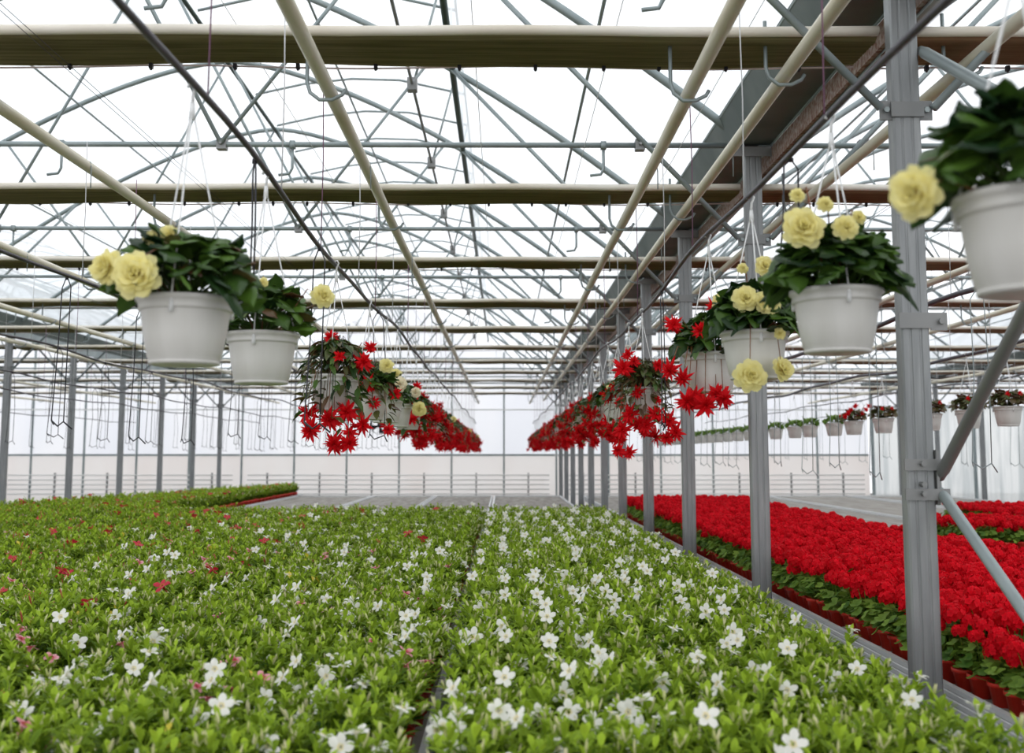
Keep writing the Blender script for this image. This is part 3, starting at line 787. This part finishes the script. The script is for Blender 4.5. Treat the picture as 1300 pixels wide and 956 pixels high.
# a ribbed drip saucer moulded under the pot
BP['saucer'] = MB().lathe([(.01, -.19), (.09, -.19), (.099, -.188), (.101, -.180), (.096, -.176)], 32).mesh('saucer', potw)
def hanger_mb(h, seed=0):
    b = MB(); rr = random.Random(seed)
    for i in range(3):
        a = .5 + 2 * PI * i / 3
        p0 = Vector((RIM * .98 * math.cos(a), RIM * .98 * math.sin(a), -.01)); p1 = Vector((0.006 * math.cos(a), .006 * math.sin(a), h - .09))
        b.tube([p0 + Vector((0, 0, -.03)), p0, p0.lerp(p1, .5) + Vector((0, 0, -.01)), p1], [.004, .0032, .0026, .0032], 5)
        b.tube([p0 + Vector((0, 0, -.04)), p0 + Vector((0, 0, -.005))], .007, 6)
    b.tube([(0, 0, h - .10), (0, 0, h - .05)], [.010, .007], 7)
    b.tube([(0, 0, h - .05), (.002, 0, h - .02), (.012, 0, h + .004), (.004, 0, h + .017), (-.010, 0, h + .014), (-.014, 0, h - .004)], .005, 6)
    return b
def broad_foliage(seed, n=62, size=.105, spread=1.0, hgt=.15, bronze=False):
    rr = random.Random(seed); b = MB()
    for i in range(n):
        a = i * 2.39996 + rr.uniform(-.3, .3); e = (i + .5) / n
        rad = (.03 + .155 * math.sqrt(e)) * spread; z = hgt * (1 - e ** 1.4) + rr.uniform(-.015, .03)
        c = Vector((rad * math.cos(a), rad * math.sin(a), max(z, -.01) + .015))
        el = .65 - 1.0 * e + rr.uniform(-.55, .45)
        aa = a + rr.uniform(-1.1, 1.1)
        d = Vector((math.cos(aa) * math.cos(el), math.sin(aa) * math.cos(el), math.sin(el)))
        l = size * rr.uniform(.65, 1.15)
        heart_leaf(b, c - d * l * .45, d, l, l * .92, rr.uniform(-.1, .6), rr.uniform(0, .75) if rr.random() > .12 else 1.0, rr, roll=rr.uniform(-.7, .7))
        if i % 2 == 0: b.tube([(0, 0, -.01), c * .6, c - d * l * .4], .0028, 4, cap=False, t=.8)
    return b
def trail_foliage(seed, n=165, drop=.26):
    rr = random.Random(seed); b = MB()
    for i in range(n):
        a = rr.uniform(0, 2 * PI); e = rr.random(); rad = .02 + .17 * e ** .6
        z = .17 * (1 - e ** 1.3) + rr.uniform(-.02, .03)
        if rad > .13 and rr.random() < .6: z -= rr.uniform(0, drop); rad += .01
        c = Vector((rad * math.cos(a), rad * math.sin(a), z + .01))
        aa = a + rr.uniform(-.8, .8); el = rr.uniform(-.9, .45)
        d = Vector((math.cos(aa) * math.cos(el), math.sin(aa) * math.cos(el), math.sin(el))); l = rr.uniform(.05, .09)
        leaf(b, c - d * l * .4, d, l, l * rr.uniform(.40, .6), droop=.35, fold=.3, t=rr.random(), seg=4, roll=rr.uniform(-.5, .5))
        if i % 4 == 0: b.tube([(0, 0, 0), Vector((c.x * .7, c.y * .7, max(c.z, .04) + .03)), c], .0022, 4, cap=False, t=.3)
    return b
FOL = {}
for i in range(3): FOL['broad%d' % i] = broad_foliage(40 + i, 86 + 6 * i, .088).mesh('foliage', b_leaf)
FOL['big'] = broad_foliage(51, 88, .104, 1.05, .16).mesh('foliage', b_leaf)
FOL['bronze'] = broad_foliage(55, 16, .07, 1.12, .14).mesh('bronze_leaves', b_leafr)
FOL['dome'] = broad_foliage(58, 100, .065, .95, .13).mesh('foliage', b_leafr)
FOL['low'] = broad_foliage(57, 46, .085, .85, .09).mesh('foliage', g_leaf)
for i in range(3): FOL['trail%d' % i] = trail_foliage(60 + i).mesh('foliage', b_leaf if i == 0 else b_leafr)
FOL['trailg'] = trail_foliage(66, 70, .05).mesh('foliage', mat('begonia leaf mid', (.03, .07, .018), .4, 0, (.09, .17, .04), tint=True, trans=.25))
BL = {}
def bloom_mesh(kind, face, r, seed):
    key = (kind, tuple(round(c, 1) for c in face), round(r, 3), seed % 4)
    if key not in BL:
        if kind == 'r': BL[key] = spiky_bloom(face, r, seed % 4).mesh('flower', b_red)
        else: BL[key] = double_bloom(face, r, seed % 4).mesh('flower', b_yel if kind == 'y' else b_pea if kind == 'p' else b_red)
    return BL[key]
def stem_mb(p, kind):
    p = Vector(p); q = Vector((p.x * .75, p.y * .75, max(.03, p.z + .03)))
    if p.z < 0: q = Vector((p.x * .8, p.y * .8 - .01, .03))
    return MB().tube([(p.x * .2, p.y * .2, -.01), q, p], [.0032, .0024, .0017], 5, t=.5)
stem_r = mat('reddish flower stem', (.16, .09, .03), .5, 0, (.30, .10, .05), 20)
def basket(x, y, zr, hh, fols, blooms, label, group, rz=0.0, extra=None):
    t = thing('hanging_basket', label, 'hanging basket', (x, y, zr), rz, group)
    obj('pot', BP['pot'], parent=t); obj('saucer', BP['saucer'], parent=t); obj('soil', BP['soil'], parent=t)
    hk = ('h', round(hh, 2))
    if hk not in BL: BL[hk] = hanger_mb(round(hh, 2)).mesh('hanger', hangw)
    obj('hanger', BL[hk], parent=t)
    for f in fols: obj('bronze_leaves' if f == 'bronze' else 'foliage', FOL[f], parent=t)
    for i, (kind, px, py, pz, r, face) in enumerate(blooms):
        f = obj('flower', bloom_mesh(kind, face, r, i * 3 + int(abs(px) * 100)), parent=t, loc=(px, py, pz))
        sk = ('s', round(px, 3), round(py, 3), round(pz, 3))
        if sk not in BL: BL[sk] = stem_mb((px, py, pz), kind).mesh('flower_stem', stem_r)
        so = obj('flower_stem', BL[sk], parent=f, loc=(-px, -py, -pz))
    return t
F = (0, -1, .15)
LG = 'baskets in the row over the mandevillas'; RG = 'baskets in the row beside the steel posts'; DG = 'baskets in the distant row over the geraniums'
lx, rx = -.92, 1.02
def red_set(seed, n=9, upper=2, lowz=(-.34, -.10)):
    rr = random.Random(seed); out = []
    for i in range(n):
        a = 2 * PI * i / n * 2.3 + rr.uniform(-.3, .3); rad = rr.uniform(.13, .24)
        out.append(('r', round(rad * math.cos(a), 3), round(rad * math.sin(a), 3), round(rr.uniform(*lowz), 3), round(rr.uniform(.045, .08), 3), (round(math.cos(a) * .8, 1), round(math.sin(a) * .8, 1) - .3, rr.choice((-.9, -.4, 0)))))
    for i in range(upper):
        a = rr.uniform(0, 6.28); rad = rr.uniform(.05, .16)
        out.append(('r', round(rad * math.cos(a), 3), round(rad * math.sin(a), 3), round(rr.uniform(.08, .2), 3), .05, (round(math.cos(a), 1), round(math.sin(a) - .5, 1), .2)))
    return out
LZ, RZ_ = CZ + .445, CZ + .50
def hz(x, y, zr): return hose_h(x, y) - zr
# --- row over the mandevillas
basket(lx, 3.12, LZ, hz(lx, 3.12, LZ), ['big', 'bronze'], [('y', -.075, -.20, .040, .064, (-.1, -1, .1)), ('y', -.172, -.15, .068, .050, (-.4, -1, .1)), ('y', -.035, -.06, .18, .028, F), ('y', -.09, -.06, .17, .022, F)], 'yellow begonia basket nearest the camera above the mandevillas', LG, 0)
basket(lx, 4.12, LZ + .01, hz(lx, 4.12, LZ + .01), ['broad0', 'bronze'], [('y', .235, -.06, .14, .044, (.6, -1, .1)), ('p', -.10, -.12, .15, .032, F), ('y', .02, -.1, .185, .02, F)], 'dark-leaved begonia basket with one pale yellow bloom sticking out sideways', LG, 0)
basket(lx, 5.9, LZ - .02, hz(lx, 5.9, LZ - .02), ['trail0', 'trail1'],
       [('r', -.10, -.16, -.30, .066, (-.3, -1, -.4)), ('r', .0, -.17, -.24, .07, (0, -1, -.3)), ('r', .09, -.15, -.20, .066, (.3, -1, -.2)), ('r', .02, -.12, -.37, .064, (.2, -1, -.5)), ('r', .17, -.10, -.27, .06, (.6, -.8, -.3)), ('r', -.13, -.08, -.21, .056, (-.7, -.6, -.3)),
        ('r', .17, -.10, .07, .06, (.6, -.8, 0)), ('r', -.02, -.05, .21, .045, (0, -1, .2)), ('r', .20, -.05, .15, .04, (.5, -.8, 0)), ('r', .05, -.17, .09, .035, (0, -1, 0)), ('r', .10, -.12, -.37, .055, (.3, -1, -.4))], 'red begonia basket with long trailing blooms, third from the camera above mandevillas', LG)
basket(lx, 7.4, LZ - .02, hz(lx, 7.4, LZ - .02), ['trail2', 'broad2'], [('y', .13, -.1, .17, .05, F), ('r', .02, -.17, .04, .06, F), ('r', .05, -.16, -.08, .05, F), ('r', .19, -.08, -.02, .05, (.5, -1, 0)), ('r', .15, -.15, -.26, .05, F), ('r', -.10, -.16, -.28, .055, F)], 'mixed begonia basket with red blooms and one yellow, fourth above mandevillas', LG)
basket(lx, 8.5, LZ - .01, hz(lx, 8.5, LZ - .01), ['trailg', 'broad1'], [('y', -.06, -.1, .20, .055, F), ('p', -.01, -.17, .11, .055, F), ('p', .12, -.15, .10, .058, F), ('y', .08, -.02, .19, .045, F)], 'cream and peach begonia basket in the clean white pot, fifth above mandevillas', LG)
basket(lx, 9.35, LZ - .02, hz(lx, 9.35, LZ - .02), ['broad2'], [('y', .20, -.12, -.04, .062, (.3, -1, 0)), ('p', .17, -.1, .10, .045, F), ('r', .17, -.03, .16, .05, F)], 'begonia basket with a low round yellow bloom, sixth above mandevillas', LG)
RS = [red_set(i, 12 + i % 3, 5, (-.33, .04)) for i in range(6)]
YS = [[('y', -.08, -.14, .10, .05, F), ('p', .10, -.15, .08, .05, F), ('y', .02, -.12, .18, .042, F), ('y', .17, -.05, .10, .045, (.5, -1, .1))], [('p', .0, -.17, .05, .05, F), ('y', .12, -.1, .15, .048, F)]]
def generic(x, y, zr, i, kinds, label, group):
    kd = kinds[i % len(kinds)]
    if kd == 'r': return basket(x, y, zr, hz(x, y, zr), ['trail%d' % (i % 3), 'trailg'], RS[i % 6], label % 'red trailing', group, rz=(i * 1.3) % 6.28)
    if kd == 'y': return basket(x, y, zr, hz(x, y, zr), ['broad%d' % (i % 3)], YS[i % 2], label % 'pale yellow', group)
y, i = 10.45, 6
while y < YW - 2.2:
    generic(lx, y, LZ - .02 + .012 * math.sin(i * 2.1), i, 'rrrryrrr', '%s begonia basket, ' + nth(i + 1) + ' from the camera in the row over mandevillas', LG); y += .98 + .08 * math.sin(i); i += 1
# --- row beside the posts
basket(rx, 2.06, RZ_ - .005, hz(rx, 2.06, RZ_), ['big', 'bronze'], [('y', -.235, -.05, .0, .050, (-.8, -.6, -.1)), ('y', .05, -.05, .20, .03, F)], 'large near begonia basket cut off by the frame, one yellow-orange bloom hanging out', RG, 0)
basket(rx, 3.28, RZ_ - .005, hz(rx, 3.28, RZ_), ['big', 'broad0'], [('y', -.138, -.15, .167, .062, (-.2, -1, .15)), ('y', -.125, -.05, .29, .022, F), ('y', -.05, -.08, .255, .024, F), ('y', -.02, -.17, .165, .036, F), ('y', .05, -.08, .215, .022, F)], 'full begonia basket with big pale yellow bloom, in front of nearest post', RG, 0)
basket(rx, 4.37, RZ_ - .01, hz(rx, 4.37, RZ_), ['broad1', 'broad2'], [('y', -.07, -.17, .117, .050, (-.3, -1, .1)), ('y', .01, -.18, .10, .050, (.2, -1, .1)), ('y', .03, -.08, .262, .042, F), ('y', -.06, -.17, -.185, .062, (0, -1, .0)), ('y', .067, -.16, -.16, .045, (.7, -1, .3)), ('y', .06, -.17, -.02, .024, F), ('y', -.05, -.04, .26, .022, F)], 'yellow begonia basket with two blooms hanging below its pot', RG, 0)
basket(rx, 5.3, RZ_ - .01, hz(rx, 5.3, RZ_), ['trailg', 'broad1'], [('r', -.20, -.12, .13, .05, F), ('r', -.08, -.16, .10, .05, F), ('y', .03, -.12, .24, .045, F), ('r', .0, -.1, .22, .042, F), ('r', -.22, -.1, -.09, .05, (-.5, -1, -.3)), ('r', -.14, -.13, -.24, .062, (-.1, -1, -.6)), ('r', -.06, -.15, -.26, .066, (0, -1, -.3)), ('r', -.10, -.10, -.215, .055, (-.5, -1, -.3)), ('r', .03, -.14, -.225, .056, (.3, -1, -.5)), ('r', .0, -.12, -.20, .05, (.1, -1, -.5)), ('r', -.16, -.12, -.13, .045, (-.4, -1, -.5))], 'basket mixing red and yellow begonias, fourth from the camera beside posts', RG)
basket(rx, 7.9, RZ_ - .02, hz(rx, 7.9, RZ_ - .02), ['trail1', 'trail2', 'trailg'],
       [('r', -.16, -.15, .13, .085, (-.2, -1, .1)), ('r', -.08, -.12, .19, .05, F), ('r', -.12, -.08, .24, .045, F), ('r', .10, -.1, .16, .06, F), ('r', -.06, -.17, -.04, .05, F), ('r', .08, -.16, -.09, .035, F),
        ('r', -.12, -.16, -.2, .07, F), ('r', .07, -.16, -.2, .07, F), ('r', .17, -.12, -.24, .075, F), ('r', .22, -.1, -.32, .07, F), ('r', .0, -.15, -.28, .065, F), ('r', -.17, -.13, -.31, .07, F), ('r', .15, -.1, -.36, .06, F), ('r', -.2, -.12, -.45, .06, F), ('r', -.12, -.12, -.47, .05, F)], 'big red begonia basket trailing far below its pot, fifth beside the posts', RG)
y, i = 8.75, 5
while y < YW - 2.2:
    generic(rx, y, RZ_ - .04 + .012 * math.sin(i * 2.1), i, 'rrrrrryrr', '%s begonia basket, ' + nth(i + 1) + ' from the camera in the row beside posts', RG); y += .92 + .08 * math.sin(i); i += 1
# a few cream blooms low among the reds
# --- distant row
dx = 4.95
ROW = [(10.6, 'd'), (11.5, 'd'), (12.55, 'd'), (14.1, 'd'), (15.3, 'r'), (16.2, 'e'), (17.5, 'g'), (18.4, 'g')] + [(19.7 + 1.05 * j, 'g') for j in range(15)]
for i, (y, kd) in enumerate(ROW):
    lab = {'d': 'basket of dark bronze begonias', 'r': 'basket full of small red blooms', 'e': 'green basket with red cluster', 'g': 'white basket with low green foliage'}[kd] + ', %s from the frame edge in the row over geraniums' % nth(i + 1)
    zr = CZ + .465
    if kd == 'd': basket(dx, y, zr, hz(dx, y, zr), ['dome'], [('r', -.05, -.12, .12, .03, F), ('r', .08, -.1, .13, .03, F)], lab, DG)
    elif kd == 'r': basket(dx, y, zr, hz(dx, y, zr), ['dome'], [('r', round(.05 * q - .16, 2), -.13 + .02 * (q % 3), .06 + .05 * (q % 4), .04, F) for q in range(8)], lab, DG)
    elif kd == 'e': basket(dx, y, zr, hz(dx, y, zr), ['low'], [('r', .08, -.12, .09, .045, F), ('r', .12, -.08, .12, .04, F)], lab, DG)
    else: basket(dx, y, zr, hz(dx, y, zr), ['low'], [], lab, DG)

# ------------------------------------------------------------------ empty wire hangers
def loop_mb(ln, w, seed):
    rr = random.Random(seed); q = rr.uniform(-.02, .02)
    pts = [(0, 0, .01), (-w * .5, 0, -.06), (-w * .5 + q, .0, -ln * .5), (-w * .9 + q, 0, -ln * .97), (-w * .8, 0, -ln)]
    pts2 = [(0, 0, .01), (w * .5, 0, -.06), (w * .6 + q, 0, -ln * .5), (w * .5 + q, 0, -ln * .98)]
    b = MB().tube(pts, .0036, 5).tube(pts2, .0036, 5)
    b.tube([(-w * .9 + q, 0, -ln * .97), (-w * .2, -.01, -ln * 1.01), (w * .5 + q, 0, -ln * .98), (w * 1.0, .02, -ln * 1.03)], .005, 5)
    b.tube([(0, 0, -.012), (0, 0, .016)], .010, 6)
    return b
hm = {}
for k in range(4):
    hm['b', k] = loop_mb(.86 + .03 * k, .075, k).mesh('wire_hanger', wireb)
    hm['w', k] = loop_mb(1.12 + .03 * k, .085, 9 + k).mesh('wire_hanger', galv)
rows = [(-2.65, 'b', 5.2, 1.35, 'above the mandevillas next to the baskets'), (-4.5, 'b', 9.3, 1.5, 'above the mandevillas beyond the ridge'), (-6.5, 'b', 13, 1.5, 'third row above the mandevillas'), (-8.3, 'b', 17.5, 1.6, 'closest to the thin posts'),
        (3.1, 'w', 7.0, 1.1, 'above the red geraniums'), (6.9, 'w', 14.6, 1.5, 'beyond the distant basket row')]
for x, c, y0, st, lb in rows:
    y, i = y0, 0; r3 = random.Random(int(x * 7))
    while y < YW - 4 and i < 17:
        tag(obj('wire_hanger', hm[c, r3.randrange(4)], loc=(x, y, hose_h(x, y) - .012)), 'empty %s wire hanger, %s in the row %s' % ('black' if c == 'b' else 'pale', nth(i + 1), lb), 'hanger', 'empty wire hangers ' + lb)
        bpy.context.scene.collection.objects[-1].rotation_euler = (0, 0, r3.uniform(-.8, .8))
        y += st * r3.uniform(.8, 1.2); i += 1
for j, (x, y, lb) in enumerate(((lx, 3.92, 'between the first two yellow baskets'), (lx, 5.35, 'just before the red trailing basket'), (lx, 7.9, 'in front of the cream begonia basket'), (rx, 3.75, 'between the two full yellow baskets'), (rx, 6.9, 'before the big red trailing basket'))):
    o = tag(obj('wire_hanger', hm['b', j % 4], loc=(x, y, hose_h(x, y) - .012)), 'empty black wire hanger ' + lb, 'hanger', 'empty wire hangers among the baskets'); o.rotation_euler = (0, 0, .6 * (j - 2)); o.scale = (1, 1, (.6, 1, 1, .45, 1)[j])

# ------------------------------------------------------------------ circulation fan far down the bay
t = thing('circulation_fan', 'small dark round circulation fan hanging far down the middle bay', 'fan', (-2.85, 25, CZ + .66))
b = MB().lathe([(.19, -.1), (.2, -.1), (.2, .1), (.19, .1), (.19, -.1)], 24)
obj('housing', MB().merge(b, Matrix.Rotation(PI / 2, 4, 'X')), galvd, t)
for k in range(4):
    a = k * PI / 2 + .3
    b = MB().grid(lambda u, v: (math.cos(a + (v - .5) * .7) * (.04 + .14 * u), (v - .5) * .06, math.sin(a + (v - .5) * .7) * (.04 + .14 * u)), 2, 3)
    obj('blade', b, blackp, t)
obj('motor', MB().tube([(0, -.07, 0), (0, .07, 0)], .05, 12), blackp, t)
obj('suspension_rod', MB().tube([(0, 0, .19), (0, 0, 1.6)], .005, 5), galvd, t)

# ------------------------------------------------------------------ daylight and camera
w = bpy.data.worlds.new('overcast'); scn.world = w; w.use_nodes = True
nt = w.node_tree; nt.nodes.clear()
bg = nt.nodes.new('ShaderNodeBackground'); ow = nt.nodes.new('ShaderNodeOutputWorld')
tc = nt.nodes.new('ShaderNodeTexCoord'); sx = nt.nodes.new('ShaderNodeSeparateXYZ'); cr = nt.nodes.new('ShaderNodeValToRGB')
cr.color_ramp.elements[0].position = .0; cr.color_ramp.elements[0].color = (.86, .87, .90, 1)
cr.color_ramp.elements[1].position = .5; cr.color_ramp.elements[1].color = (.97, .985, 1, 1)
nt.links.new(tc.outputs['Generated'], sx.inputs[0]); nt.links.new(sx.outputs[2], cr.inputs[0]); nt.links.new(cr.outputs[0], bg.inputs[0]); nt.links.new(bg.outputs[0], ow.inputs[0])
bg.inputs[1].default_value = 1.68

cam = bpy.data.cameras.new('camera'); co = bpy.data.objects.new('camera', cam); COL.objects.link(co)
co.location = (0, 0, CZ); co.rotation_euler = (PI / 2 + PITCH, 0, YAW)
cam.sensor_width = 36; cam.lens = FPX / 1300 * 36; cam.shift_y = -45 / 1300; cam.clip_end = 300; cam.clip_start = .05
cam.dof.use_dof = True; cam.dof.focus_distance = 6.4; cam.dof.aperture_fstop = 2.6
scn.camera = co
vs = scn.view_settings
vs.view_transform = 'Standard'; vs.look = 'None'; vs.gamma = 1; vs.use_curve_mapping = False; vs.exposure = 0
cy = scn.cycles
cy.use_denoising = True; cy.max_bounces = 7; cy.diffuse_bounces = 3; cy.glossy_bounces = 2; cy.transmission_bounces = 3; cy.transparent_max_bounces = 8
cy.use_adaptive_sampling = True; cy.adaptive_threshold = .02
